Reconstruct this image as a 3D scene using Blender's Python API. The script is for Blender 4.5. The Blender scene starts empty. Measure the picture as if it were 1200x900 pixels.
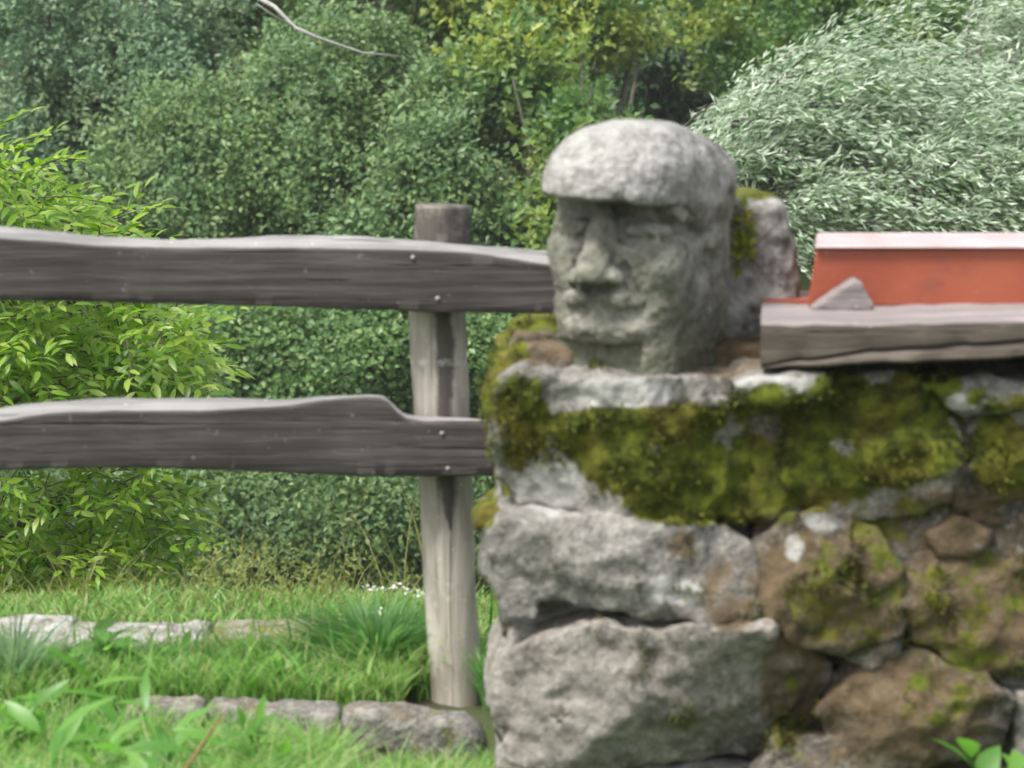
import bpy, math
import numpy as np
from mathutils import Vector
rng = np.random.default_rng(7)
R = math.radians
SC = bpy.context.scene
COL = SC.collection

# ------------------------------------------------------------------ camera, sky, sun, exposure
CAMZ, PITCH, LENS = 1.3, R(6.5), 123.0
K = 36.0 / LENS / 1200.0                       # tangent per photograph pixel
cd = bpy.data.cameras.new('camera'); cam = bpy.data.objects.new('camera', cd); COL.objects.link(cam)
cam.location = (0, 0, CAMZ); cam.rotation_euler = (R(90) - PITCH, 0, 0)
cd.lens = LENS; cd.sensor_width = 36; cd.clip_start = 0.1; cd.clip_end = 3000
cd.dof.use_dof = True; cd.dof.focus_distance = 10.5; cd.dof.aperture_fstop = 9.0
SC.camera = cam

SUN_EL, SUN_AZ = R(60), R(230)
w = bpy.data.worlds.new('World'); SC.world = w; w.use_nodes = True
nt = w.node_tree; bg = nt.nodes['Background']
sky = nt.nodes.new('ShaderNodeTexSky'); sky.sky_type = 'NISHITA'; sky.sun_disc = False
sky.sun_elevation = SUN_EL; sky.sun_rotation = SUN_AZ; sky.air_density = 1.0; sky.dust_density = 3.0
hs = nt.nodes.new('ShaderNodeHueSaturation'); hs.inputs['Saturation'].default_value = 0.35
nt.links.new(sky.outputs[0], hs.inputs['Color']); nt.links.new(hs.outputs[0], bg.inputs[0])
bg.inputs[1].default_value = 0.10
sd = bpy.data.lights.new('sun', 'SUN'); sd.energy = 2.0; sd.angle = R(18); sd.color = (1, .97, .92)
sun = bpy.data.objects.new('sun', sd); COL.objects.link(sun)
sdir = Vector((math.cos(SUN_EL) * math.sin(SUN_AZ), math.cos(SUN_EL) * math.cos(SUN_AZ), math.sin(SUN_EL)))
sun.rotation_euler = sdir.to_track_quat('Z', 'Y').to_euler(); sun.location = (0, 0, 30)
SC.view_settings.view_transform = 'Standard'; SC.view_settings.look = 'None'
SC.view_settings.exposure = 1.47; SC.view_settings.gamma = 1.0

def W(px, py, Y):
    """point of the place at distance Y seen at photograph pixel px,py"""
    t = (450 - py) * K
    d = Y / (math.cos(PITCH) + t * math.sin(PITCH))
    return np.array([(px - 600) * K * d, Y, CAMZ + d * (-math.sin(PITCH) + t * math.cos(PITCH))])
def pix(V):
    V = np.asarray(V, float)
    d = V[:, 1] * math.cos(PITCH) - (V[:, 2] - CAMZ) * math.sin(PITCH)
    u = V[:, 1] * math.sin(PITCH) + (V[:, 2] - CAMZ) * math.cos(PITCH)
    return 600 + V[:, 0] / d / K, 450 - u / d / K

# ------------------------------------------------------------------ numpy noise, meshing
def _h(i, j, k, s):
    with np.errstate(over='ignore'):
        n = (i.astype(np.uint32) * np.uint32(374761393) + j.astype(np.uint32) * np.uint32(668265263)
             + k.astype(np.uint32) * np.uint32(2147483647) + np.uint32((s * 974711) & 0xffffffff))
        n = (n ^ (n >> np.uint32(13))) * np.uint32(1274126177)
        n = n ^ (n >> np.uint32(16))
    return n.astype(np.float32) / np.float32(4294967295.0)
def vnoise(x, y, z, s=0):
    i, j, k = np.floor(x).astype(np.int64), np.floor(y).astype(np.int64), np.floor(z).astype(np.int64)
    f, g, h = x - i, y - j, z - k
    f = f * f * (3 - 2 * f); g = g * g * (3 - 2 * g); h = h * h * (3 - 2 * h)
    i = i & 0xffff; j = j & 0xffff; k = k & 0xffff
    def c(a, b, d): return _h(i + a, j + b, k + d, s)
    x0 = (c(0,0,0) * (1-f) + c(1,0,0) * f) * (1-g) + (c(0,1,0) * (1-f) + c(1,1,0) * f) * g
    x1 = (c(0,0,1) * (1-f) + c(1,0,1) * f) * (1-g) + (c(0,1,1) * (1-f) + c(1,1,1) * f) * g
    return (x0 * (1-h) + x1 * h) * 2 - 1
def fbm(x, y, z, sc, oct=4, s=0, gain=.5):
    a, o = 1.0, 0
    for q in range(oct):
        o = o + a * vnoise(x * sc, y * sc, z * sc, s + q * 17); a *= gain; sc *= 2.03
    return o
def fb(V, sc, oct=4, s=0, gain=.5): return fbm(V[:, 0] + 50, V[:, 1] + 50, V[:, 2] + 50, sc, oct, s, gain)

def mesh_obj(name, V, F, mat, parent=None, smooth=True, attrs=None, midx=None):
    """F: list of (n,k) int arrays of polygons"""
    me = bpy.data.meshes.new(name)
    V = np.asarray(V, np.float32)
    if not isinstance(F, list): F = [F]
    F = [np.asarray(f, np.int32) for f in F if len(f)]
    loops = np.concatenate([f.ravel() for f in F]); tot = np.concatenate([np.full(len(f), f.shape[1], np.int32) for f in F])
    me.vertices.add(len(V)); me.vertices.foreach_set('co', V.ravel())
    me.loops.add(len(loops)); me.loops.foreach_set('vertex_index', loops)
    me.polygons.add(len(tot)); me.polygons.foreach_set('loop_start', np.concatenate([[0], np.cumsum(tot)[:-1]]).astype(np.int32))
    me.polygons.foreach_set('loop_total', tot)
    me.polygons.foreach_set('use_smooth', np.full(len(tot), smooth))
    for m in (mat if isinstance(mat, (list, tuple)) else [mat]): me.materials.append(m)
    if midx is not None: me.polygons.foreach_set('material_index', np.asarray(midx, np.int32))
    for k, v in (attrs or {}).items():
        a = me.attributes.new(k, 'FLOAT', 'POINT'); a.data.foreach_set('value', np.asarray(v, np.float32))
    me.update(calc_edges=True); me.validate()
    o = bpy.data.objects.new(name, me); COL.objects.link(o)
    if parent: o.parent = parent
    return o
def tag(o, label=None, cat=None, group=None, kind=None):
    if label: o['label'] = label
    if cat: o['category'] = cat
    if group: o['group'] = group
    if kind: o['kind'] = kind
    return o
def thing(name, label, cat, loc=(0, 0, 0), group=None):
    o = bpy.data.objects.new(name, None); COL.objects.link(o); o.empty_display_size = .1
    o.location = [float(v) for v in loc]
    return tag(o, label, cat, group)

def surfnets(f, org, h):
    s = f < 0
    n = np.array(f.shape)
    cs = [(a, b, c) for a in (0, 1) for b in (0, 1) for c in (0, 1)]
    cnt = sum(s[a:n[0]-1+a, b:n[1]-1+b, c:n[2]-1+c].astype(np.int8) for a, b, c in cs)
    act = (cnt > 0) & (cnt < 8)
    idx = np.argwhere(act)
    val = np.stack([f[idx[:, 0]+a, idx[:, 1]+b, idx[:, 2]+c] for a, b, c in cs], 1)
    P = np.zeros((len(idx), 3)); N = np.zeros(len(idx))
    for p in range(8):
        for q in range(p + 1, 8):
            if sum(abs(cs[p][r] - cs[q][r]) for r in range(3)) != 1: continue
            m = (val[:, p] < 0) != (val[:, q] < 0)
            t = np.where(m, val[:, p] / np.where(m, val[:, p] - val[:, q], 1), 0)
            P += m[:, None] * (np.array(cs[p]) + t[:, None] * (np.array(cs[q]) - np.array(cs[p]))); N += m
    V = (idx + P / N[:, None]) * h + np.array(org)
    ids = np.full(act.shape, -1, np.int32); ids[act] = np.arange(len(idx))
    Q = []
    for ax in range(3):
        b, c = (ax + 1) % 3, (ax + 2) % 3
        lo = [slice(None)] * 3; hi = [slice(None)] * 3
        lo[ax] = slice(0, n[ax] - 1); hi[ax] = slice(1, n[ax])
        e = np.argwhere(s[tuple(lo)] != s[tuple(hi)])
        e = e[(e[:, b] >= 1) & (e[:, c] >= 1) & (e[:, b] < n[b]-1) & (e[:, c] < n[c]-1)]
        ins = s[e[:, 0], e[:, 1], e[:, 2]]
        def cell(db, dc):
            k = e.copy(); k[:, b] += db; k[:, c] += dc; return ids[k[:, 0], k[:, 1], k[:, 2]]
        q = np.stack([cell(-1, -1), cell(0, -1), cell(0, 0), cell(-1, 0)], 1)
        q[~ins] = q[~ins][:, ::-1]; Q.append(q)
    return V, np.concatenate(Q)
def poly_sdf(px, pz, poly):
    d = np.full(px.shape, 1e9); sg = np.ones(px.shape); n = len(poly); j = n - 1
    for i in range(n):
        vi, vj = poly[i], poly[j]; ex, ez = vj[0] - vi[0], vj[1] - vi[1]
        wx, wz = px - vi[0], pz - vi[1]
        t = np.clip((wx * ex + wz * ez) / (ex * ex + ez * ez), 0, 1)
        d = np.minimum(d, (wx - ex * t)**2 + (wz - ez * t)**2)
        c1, c2, c3 = pz >= vi[1], pz < vj[1], ex * wz > ez * wx
        sg = np.where((c1 & c2 & c3) | (~c1 & ~c2 & ~c3), -sg, sg); j = i
    return sg * np.sqrt(d)
def stone_mesh(pts, Y0, Y1, r=.03, amp=.012, h=.006, seed=0, fine=.004, tilt=0.0):
    """boulder: front outline pts (photograph pixels on the plane Y0), from Y0 back to Y1"""
    poly = [(W(a, b, Y0)[0], W(a, b, Y0)[2]) for a, b in pts]
    xs = [p[0] for p in poly]; zs = [p[1] for p in poly]; m = .04
    gx = np.arange(min(xs)-m, max(xs)+m, h); gz = np.arange(min(zs)-m, max(zs)+m, h); gy = np.arange(Y0-m, Y1+m, h)
    X, Z = np.meshgrid(gx, gz, indexing='ij')
    d2 = poly_sdf(X, Z, poly)
    X3, Y3, Z3 = np.meshgrid(gx, gy, gz, indexing='ij')
    dy = np.abs(Y3 - tilt * (Z3 - zs[0]) - (Y0+Y1)/2) - (Y1-Y0)/2
    a, b = np.broadcast_to(d2[:, None, :], X3.shape) + r, dy + r
    f = np.hypot(np.maximum(a, 0), np.maximum(b, 0)) + np.minimum(np.maximum(a, b), 0) - r
    rr = np.random.default_rng(seed + 900); wx, wz = max(xs) - min(xs), max(zs) - min(zs)
    if amp >= .009:
        for q in range(7):
            nx, nz = rr.normal(0, .20), rr.normal(0, .24); ln = math.sqrt(1 + nx*nx + nz*nz)
            cx, cz = (min(xs)+max(xs))/2 + rr.uniform(-.42, .42)*wx, (min(zs)+max(zs))/2 + rr.uniform(-.42, .42)*wz
            pl = ((X3-cx)*nx - (Y3-Y0+.004) + (Z3-cz)*nz) / ln; hh = np.clip(.5 + .5*(f-pl)/.006, 0, 1); f = f*hh + pl*(1-hh) + .006*hh*(1-hh)
    f = f - .5 * amp + amp * fbm(X3+9, Y3+9, Z3+9, 9, 2, seed) + amp * .55 * np.abs(fbm(X3+9, Y3+9, Z3+9, 24, 2, seed+5)) + fine * fbm(X3+9, Y3+9, Z3+9, 55, 2, seed+9)
    return surfnets(f.astype(np.float32), (gx[0], gy[0], gz[0]), h)
def tube(pts, rad, n=8):
    pts = np.asarray(pts, float); m = len(pts)
    T = np.gradient(pts, axis=0); T /= np.linalg.norm(T, axis=1)[:, None] + 1e-9
    ref = np.array([0.31, 0.9, 0.2]) if abs(T[0] @ np.array([.31, .9, .2])) < .85 else np.array([1., 0, 0])
    A = np.cross(T, ref); A /= np.linalg.norm(A, axis=1)[:, None] + 1e-9; B = np.cross(T, A)
    a = np.linspace(0, 2*np.pi, n, endpoint=False)
    V = pts[:, None, :] + np.asarray(rad, float)[:, None, None] * (A[:, None] * np.cos(a)[None, :, None] + B[:, None] * np.sin(a)[None, :, None])
    V = V.reshape(-1, 3)
    i = np.arange(m - 1)[:, None] * n; k = np.arange(n)[None]; k2 = (k + 1) % n
    F = np.stack([i + k, i + n + k, i + n + k2, i + k2], -1).reshape(-1, 4)
    c0, c1 = len(V), len(V) + 1
    V = np.concatenate([V, pts[:1], pts[-1:]])
    kk = np.arange(n)
    F2 = np.concatenate([np.stack([np.full(n, c0), kk, (kk+1) % n], 1), np.stack([np.full(n, c1), (m-1)*n + (kk+1) % n, (m-1)*n + kk], 1)])
    return V, [F, F2]
def join(parts):
    Vs, Fs, o = [], [], 0
    for V, F in parts:
        if not isinstance(F, list): F = [F]
        Vs.append(V); Fs += [np.asarray(f) + o for f in F]; o += len(V)
    return np.concatenate(Vs), Fs
def unit(v): return v / (np.linalg.norm(v, axis=-1, keepdims=True) + 1e-9)
def leaves(P, D, N, L, Wd, fold=.25, droop=.15, shape='far'):
    """folded leaf blades; one island per leaf"""
    D = unit(D); S = unit(np.cross(D, N)); N = np.cross(S, D); n = len(P)
    if shape == 'far': st = [(0, .12), (.5, 1), (1, 0)]
    else: st = [(0, .08), (.22, .75), (.5, 1), (.78, .6), (1, .03)]
    L = np.asarray(L)[:, None]; Wd = np.asarray(Wd)[:, None]
    vs = []
    for t, wd in st:
        c = P + D * L * t - N * L * droop * t * t
        off = S * Wd * .5 * wd; up = N * Wd * .5 * wd * fold
        if t == 0 and shape == 'far': vs += [c]
        elif wd == 0: vs += [c]
        else: vs += [c - off + up, c, c + off + up] if shape != 'far' else [c - off + up, c + off + up]
    V = np.stack(vs, 1); m = V.shape[1]
    if shape == 'far': f = [[0, 2, 3], [0, 3, 1]]; f = [[0, 2, 3], [3, 1, 0]]
    else:
        f = []
        for q in range(len(st) - 1):
            a = q * 3; f += [[a, a+1, a+4, a+3], [a+1, a+2, a+5, a+4]]
    F = (np.arange(n)[:, None, None] * m + np.array(f)[None]).reshape(-1, len(f[0]))
    return V.reshape(-1, 3), F
def blades(P, Hh, lean, wd, curve=.5, seg=3):
    """grass blades rooted at P, tip displaced by lean (n,2)"""
    n = len(P); a = rng.uniform(0, 2*np.pi, n); S = np.stack([np.cos(a), np.sin(a), np.zeros(n)], 1)
    Ln = np.concatenate([lean, np.zeros((n, 1))], 1); vs = []
    for q in range(seg + 1):
        t = q / seg
        c = P + np.array([0, 0, 1]) * (Hh * (t - .25 * curve * t * t))[:, None] + Ln * (t ** 2)
        ww = (wd * (1 - t ** 1.6) * .5 + .0003)[:, None]
        vs += [c - S * ww, c + S * ww]
    V = np.stack(vs, 1); m = V.shape[1]
    f = np.array([[2*q, 2*q+1, 2*q+3, 2*q+2] for q in range(seg)])
    return V.reshape(-1, 3), (np.arange(n)[:, None, None] * m + f[None]).reshape(-1, 4)

# ------------------------------------------------------------------ materials
class NT:
    def __init__(s, name):
        s.m = bpy.data.materials.new(name); s.m.use_nodes = True; s.t = s.m.node_tree
        s.b = s.t.nodes['Principled BSDF']; s.out = s.t.nodes['Material Output']
    def n(s, typ, **kw):
        o = s.t.nodes.new('ShaderNode' + typ)
        for k, v in kw.items():
            if k in o.inputs.keys():
                s.put(o.inputs[k], v)
            else: setattr(o, k, v)
        return o
    def put(s, inp, v):
        if hasattr(v, 'is_linked') or isinstance(v, bpy.types.NodeSocket): s.t.links.new(v, inp)
        elif isinstance(v, (tuple, list)) and len(v) == 3 and inp.type == 'RGBA': inp.default_value = (*v, 1)
        else: inp.default_value = v
    def noise(s, scale, detail=6, rough=.6, vec=None, dist=0):
        o = s.n('TexNoise', Scale=scale, Detail=detail, Roughness=rough, Distortion=dist)
        s.put(o.inputs['Vector'], vec if vec is not None else s.coord())
        return o.outputs[0]
    def coord(s):
        if not hasattr(s, '_c'): s._c = s.n('TexCoord').outputs['Object']
        return s._c
    def ramp(s, fac, stops, interp='LINEAR'):
        o = s.n('ValToRGB'); cr = o.color_ramp; cr.interpolation = interp
        while len(cr.elements) < len(stops): cr.elements.new(.5)
        for e, (p, c) in zip(cr.elements, stops):
            e.position = p; e.color = (*c, 1) if isinstance(c, tuple) else (c, c, c, 1)
        s.t.links.new(fac, o.inputs[0]); return o.outputs[0]
    def mix(s, fac, a, b, mode='MIX'):
        o = s.n('Mix', data_type='RGBA', blend_type=mode)
        s.put(o.inputs[0], fac); s.put(o.inputs[6], a); s.put(o.inputs[7], b); return o.outputs[2]
    def math(s, op, a, b=0.0, clamp=False):
        o = s.n('Math', operation=op, use_clamp=clamp); s.put(o.inputs[0], a); s.put(o.inputs[1], b); return o.outputs[0]
    def attr(s, name): return s.n('Attribute', attribute_name=name).outputs['Fac']
    def bump(s, h, strength=.5, dist=.01):
        o = s.n('Bump', Strength=strength, Distance=dist); s.t.links.new(h, o.inputs['Height']); s.t.links.new(o.outputs[0], s.b.inputs['Normal'])
    def fin(s, col, rough=.9, spec=.3):
        s.put(s.b.inputs['Base Color'], col); s.put(s.b.inputs['Roughness'], rough); s.b.inputs['Specular IOR Level'].default_value = spec
        return s.m
def masked(N, name, scale, soft=.18, amp=1.5):
    """attribute broken up by noise"""
    a = N.attr(name); k = N.noise(scale, 5, .65)
    v = N.math('ADD', a, N.math('MULTIPLY', N.math('MULTIPLY', N.math('SUBTRACT', k, .5), amp), N.math('MULTIPLY', a, 5, True)))
    return N.ramp(v, [(.5 - soft, 0.0), (.5 + soft, 1.0)])
def stone_mat(name, lo, hi, moss=((.028, .04, .006), (.125, .145, .015)), stain=(.145, .10, .052), speck=.5):
    N = NT(name)
    n1 = N.noise(5, 4, .6); n2 = N.noise(22, 6, .7); n3 = N.noise(90, 4, .7)
    c = N.mix(N.ramp(n1, [(.3, 0.), (.7, 1.)]), lo, hi)
    c = N.mix(N.ramp(n2, [(.36, .75), (.56, 0.)]), c, tuple(v * .45 for v in lo))
    c = N.mix(N.math('MULTIPLY', N.ramp(n3, [(.5, 0.), (.68, 1.)]), speck), c, tuple(min(1, v * 1.5) for v in hi))
    c = N.mix(N.math('MULTIPLY', N.ramp(N.noise(120, 3, .6), [(.36, 1.), (.46, 0.)]), speck), c, tuple(v * .4 for v in lo))
    st = masked(N, 'stain', 20, .25, 2.2); c = N.mix(N.math('MULTIPLY', st, .85), c, N.mix(N.ramp(n2, [(.35, 0.), (.65, 1.)]), tuple(v * .45 for v in stain), stain))
    al = masked(N, 'algae', 18, .3); c = N.mix(N.math('MULTIPLY', al, .65), c, (.075, .08, .04))
    dk = masked(N, 'grime', 30); c = N.mix(N.math('MULTIPLY', dk, .8), c, (.05, .05, .04))  # grime: dark flecks, also darker head and cap backs, kerb sides, slab fronts
    li = masked(N, 'lichen', 24); c = N.mix(N.math('MULTIPLY', li, .85), c, (.42, .415, .39))
    mo = masked(N, 'moss', 26, .14, 2.0)
    mc = N.mix(N.ramp(N.noise(30, 5, .7), [(.40, 0.), (.60, 1.)]), moss[0], moss[1])
    mc = N.mix(N.ramp(N.noise(11, 3, .5), [(.45, 0.), (.7, .6)]), mc, (.13, .085, .02))
    c = N.mix(mo, c, mc)
    h = N.math('ADD', n2, N.math('MULTIPLY', n3, .5)); N.bump(h, .9, .012)
    return N.fin(c, .95, .2)
def leaf_mat(name, cols, trans=.35, rough=.5, back=None, patch=None, pscale=1.2, spec=.4):
    N = NT(name)
    g = N.n('NewGeometry'); k = len(cols)
    c = N.ramp(g.outputs['Random Per Island'], [(i / (k - 1), cc) for i, cc in enumerate(cols)])
    if patch:
        c = N.mix(N.ramp(N.noise(pscale, 2, .5), [(.48, 0.), (.62, .85)]), c, N.ramp(g.outputs['Random Per Island'], [(0., patch[0]), (1., patch[1])]))
    if back: c = N.mix(g.outputs['Backfacing'], c, N.mix(g.outputs['Random Per Island'], back[0], back[1]))
    N.fin(c, rough, spec)
    tr = N.n('BsdfTranslucent'); hsv = N.n('HueSaturation', Value=1.9, Saturation=1.05); N.t.links.new(c, hsv.inputs['Color'])
    N.t.links.new(hsv.outputs[0], tr.inputs[0])
    mx = N.n('MixShader'); mx.inputs[0].default_value = trans
    N.t.links.new(N.b.outputs[0], mx.inputs[1]); N.t.links.new(tr.outputs[0], mx.inputs[2]); N.t.links.new(mx.outputs[0], N.out.inputs[0])
    return N.m
def wood_mat(name, lo, hi, axis=0, stainc=(.045, .038, .032), grain=60):
    N = NT(name)
    mp = N.n('Mapping'); N.t.links.new(N.coord(), mp.inputs[0])
    sc = [grain] * 3; sc[axis] = grain * .05; mp.inputs['Scale'].default_value = sc
    wv = N.noise(1, 6, .65, mp.outputs[0], .6)
    mp2 = N.n('Mapping'); N.t.links.new(N.coord(), mp2.inputs[0]); sc2 = [14] * 3; sc2[axis] = 2.2; mp2.inputs['Scale'].default_value = sc2
    rings = N.n('TexWave', Scale=.9, Distortion=9, Detail=4, wave_type='RINGS'); N.t.links.new(mp2.outputs[0], rings.inputs['Vector'])
    c = N.mix(N.ramp(wv, [(.3, 0.), (.7, 1.)]), lo, hi)
    c = N.mix(N.math('MULTIPLY', N.ramp(rings.outputs['Fac'], [(.25, 1.), (.55, 0.)]), .35), c, tuple(v * .55 for v in lo))
    mp3 = N.n('Mapping'); N.t.links.new(N.coord(), mp3.inputs[0]); sc3 = [grain * 1.6] * 3; sc3[axis] = grain * .02; mp3.inputs['Scale'].default_value = sc3
    ck = N.noise(1, 3, .5, mp3.outputs[0]); c = N.mix(N.math('MULTIPLY', N.ramp(ck, [(.30, 1.), (.38, 0.)]), .75), c, tuple(v * .3 for v in lo))
    c = N.mix(N.ramp(N.noise(4, 4, .6), [(.4, .5), (.65, 0.)]), c, tuple(v * .7 for v in lo))
    c = N.mix(N.math('MULTIPLY', N.ramp(N.noise(70, 3, .5), [(.68, 0.), (.75, 1.)]), .5), c, tuple(min(1, v * 2) for v in hi))
    st = masked(N, 'stain', 26, .22, 1.2); c = N.mix(N.math('MULTIPLY', st, .85), c, stainc)
    li = masked(N, 'lichen', 40, .15); c = N.mix(N.math('MULTIPLY', li, .8), c, (.6, .58, .55))
    N.bump(N.math('ADD', wv, N.ramp(ck, [(.28, 0.), (.40, 1.)])), .7, .005)
    return N.fin(c, .8, .25)
def plain(name, a, b, scale=8, rough=.9, spec=.3, bump=.4):
    N = NT(name); n = N.noise(scale, 6, .65)
    N.bump(N.noise(scale * 4, 5, .6), bump, .01)
    return N.fin(N.mix(N.ramp(n, [(.32, 0.), (.68, 1.)]), a, b), rough, spec)

M_granite = stone_mat('granite', (.145, .138, .124), (.295, .28, .252))
M_granite_warm = stone_mat('warm granite', (.18, .165, .14), (.34, .315, .28))
M_brownstone = stone_mat('brown stone', (.06, .053, .042), (.20, .178, .15), speck=.8)
M_head = stone_mat('carved granite', (.20, .197, .165), (.34, .33, .285), speck=.35)
M_cap = stone_mat('cap granite', (.28, .272, .252), (.41, .40, .375), speck=.35)  # cap stone paler than the face
M_rail = wood_mat('dark weathered oak', (.043, .037, .034), (.116, .103, .096))
M_rail_edge = wood_mat('pale rail edge', (.21, .205, .198), (.33, .322, .312))  # rail tops get a paler wood than the fronts
M_post = wood_mat('pale post wood', (.36, .32, .27), (.60, .54, .47), axis=2)
M_beam = wood_mat('grey beam wood', (.085, .069, .055), (.185, .155, .128))
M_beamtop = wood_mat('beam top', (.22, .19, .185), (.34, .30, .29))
M_bark = plain('bark', (.05, .045, .035), (.12, .105, .085), 12)
M_palebark = plain('pale bark', (.25, .24, .22), (.42, .41, .38), 12)
M_soil = plain('soil', (.05, .045, .03), (.11, .10, .05), 5)
M_moss_tuft = leaf_mat('moss tufts', [(.02, .028, .005), (.042, .054, .008), (.095, .112, .013), (.165, .165, .018), (.05, .042, .013)], .25, .8)
M_metal = plain('galvanised nail', (.16, .15, .15), (.3, .29, .29), 30, .5, .5, .1)

# ------------------------------------------------------------------ ground
def terrain(x, y):
    x = np.asarray(x, float); y = np.asarray(y, float)
    sm = lambda a, b, t: (lambda u: u * u * (3 - 2 * u))(np.clip((t - a) / (b - a), 0, 1))
    z = .03 + .045 * sm(5.62, 5.74, y) * (1 - sm(-.1, .1, x)) + .01 * sm(-.1, .1, x)
    z = z - 3.45 * sm(6.62, 14, y) + np.clip(y - 23, 0, 50) * .42
    return z + .02 * vnoise(x * 1.7, y * 1.7, x * 0 + .5, 3) + .25 * vnoise(x * .25, y * .25, x * 0 + .5, 4) * sm(8, 14, y)
gx = np.concatenate([-np.geomspace(420, 5.2, 26), np.linspace(-5, 5, 81), np.geomspace(5.2, 420, 26)])
gy = np.concatenate([-np.geomspace(420, 1, 20), np.linspace(0, 11, 111), np.linspace(11.4, 40, 60), np.geomspace(42, 700, 24)])
X, Y = np.meshgrid(gx, gy, indexing='ij')
V = np.stack([X, Y, terrain(X, Y)], -1).reshape(-1, 3)
i, j = np.meshgrid(np.arange(len(gx)-1), np.arange(len(gy)-1), indexing='ij'); a = (i * len(gy) + j).ravel()
N = NT('meadow soil'); n1 = N.noise(3, 6, .6)
mg = N.fin(N.mix(N.ramp(n1, [(.35, 0.), (.6, 1.)]), (.06, .055, .03), (.05, .085, .02)), .95, .2)
N.bump(N.noise(40, 5, .6), .6, .02)
tag(mesh_obj('ground', V, np.stack([a, a + len(gy), a + len(gy) + 1, a + 1], 1), mg), kind='structure')

# ------------------------------------------------------------------ the stone wall
G, GW, BR = M_granite, M_granite_warm, M_brownstone
wall = thing('stone_wall', 'rough mossy dry stone wall of big granite blocks carrying the carved head', 'wall', (.5, 5.2, 0))
WB = np.array([.5, 5.2, 0])
def ell(px, py, cx, cy, rx, ry): return np.clip(1.6 - 1.2 * (((px-cx)/rx)**2 + ((py-cy)/ry)**2), 0, 1)
MOSSY = [(612, 490, 36, 52), (600, 545, 16, 45), (725, 505, 90, 40), (790, 530, 130, 65), (880, 560, 70, 60), (960, 540, 70, 60), (1040, 510, 95, 65), (820, 590, 90, 28), (1085, 450, 45, 22),
         (1180, 530, 45, 55), (1165, 470, 40, 16), (985, 455, 40, 20), (900, 490, 60, 40)]
STAINY = [(860, 700, 40, 45), (930, 690, 45, 70), (1000, 690, 60, 80), (1110, 610, 70, 40), (1140, 720, 90, 80), (1060, 830, 100, 70), (930, 800, 40, 70), (845, 420, 60, 25), (800, 640, 20, 18), (1185, 590, 40, 40), (640, 415, 40, 14)]
LICHEN = [(725, 462, 75, 22), (905, 452, 55, 14), (645, 570, 42, 38), (1040, 470, 45, 28), (1120, 470, 45, 12), (965, 612, 26, 14), (790, 690, 40, 22), (930, 640, 14, 20), (960, 490, 18, 16)]
def grow(pts, k):
    p = np.array(pts, float); c = p.mean(0); d = p - c; return [tuple(v) for v in c + d * (1 + k / np.linalg.norm(d, axis=1)[:, None])]
def stone(pts, Y0, Y1, mat, seed, r=.018, amp=.012, parent=wall, base=WB, mossk=1.0, name='stone', h=.006, tilt=0., extra=None, tuft=True, label=None):
    if mat is BR and Y0 <= 5.0 and tuft: pts = grow(pts, 9); r *= .7; amp *= 1.25
    V, F = stone_mesh(pts, Y0, Y1, r, amp, h, seed, tilt=tilt)
    a, b = pix(V); at = {}
    front = np.ones(len(V))
    at['moss'] = np.clip(mossk * np.max([ell(a, b, *q) for q in MOSSY], 0) * front, 0, 1)
    if mossk: at['moss'] = np.maximum(at['moss'], .42 * np.max([ell(a, b, *q) for q in [(990,690,90,80),(1140,720,100,85),(1050,610,80,30),(930,840,30,60),(1090,820,70,40)]], 0))
    top = np.clip((-b + np.percentile(b, 20)) / 30, 0, 1)
    left = np.clip((592 - a) / 14, 0, 1)
    at['moss'] = np.maximum(at['moss'], left * .75 * (b < 620))
    at['moss'] *= np.clip(1.2 + 1.0 * fb(V, 11, 3, 71), .3, 1.15)
    at['stain'] = np.max([ell(a, b, *q) for q in STAINY], 0) * .62 + (.22 if mat is BR else .10)
    at['lichen'] = np.max([ell(a, b, *q) for q in LICHEN], 0) * .62
    at['moss'] *= 1 - .8 * ell(a, b, 645, 575, 42, 36) - .9 * ell(a, b, 725, 457, 80, 22)
    at['grime'] = np.clip(.35 * fb(V, 7, 3, 77), 0, 1)
    if extra: extra(V, a, b, at)
    o = mesh_obj(name, V - base, F, mat, parent, attrs=at)
    if label: o['label'] = label
    if tuft and at['moss'].max() > .4:
        nr = np.zeros(len(V) * 3, np.float32); o.data.vertices.foreach_get('normal', nr)
        mk = np.clip((at['moss'] * .66 + .72 * fb(V, 16, 3, 5) - .4) / .25, 0, 1)
        V = V + nr.reshape(-1, 3) * (mk * (.004 + .011 * fb(V, 24, 2, 31)))[:, None]
        o.data.vertices.foreach_set('co', (V - base).astype(np.float32).ravel()); o.data.update()
    if tuft:
        k = at['moss'] * .66 + .72 * fb(V, 16, 3, 5) > .52
        idx = np.flatnonzero(k & (V[:, 1] < Y0 + .16))
        if len(idx) > 40:
            Nr = np.zeros((len(V), 3), np.float32); o.data.vertices.foreach_get('normal', nrm := np.zeros(len(V)*3, np.float32)); Nr = nrm.reshape(-1, 3)
            pick = rng.choice(idx, min(9000, len(idx) * 2))
            P = V[pick] + rng.normal(0, .003, (len(pick), 3)); D = Nr[pick] * .9 + rng.normal(0, .55, (len(pick), 3)) + np.array([0, 0, .25])
            L = rng.uniform(.004, .012, len(pick)) * (1 + .5 * fb(V[pick], 20, 2, 8))
            mv, mf = leaves(P - Nr[pick] * .002, D, rng.normal(0, 1, (len(pick), 3)), L, L * .35)
            mesh_obj('moss', mv - base, mf, M_moss_tuft, o)
    return o
G, GW, BR = M_granite, M_granite_warm, M_brownstone
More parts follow.
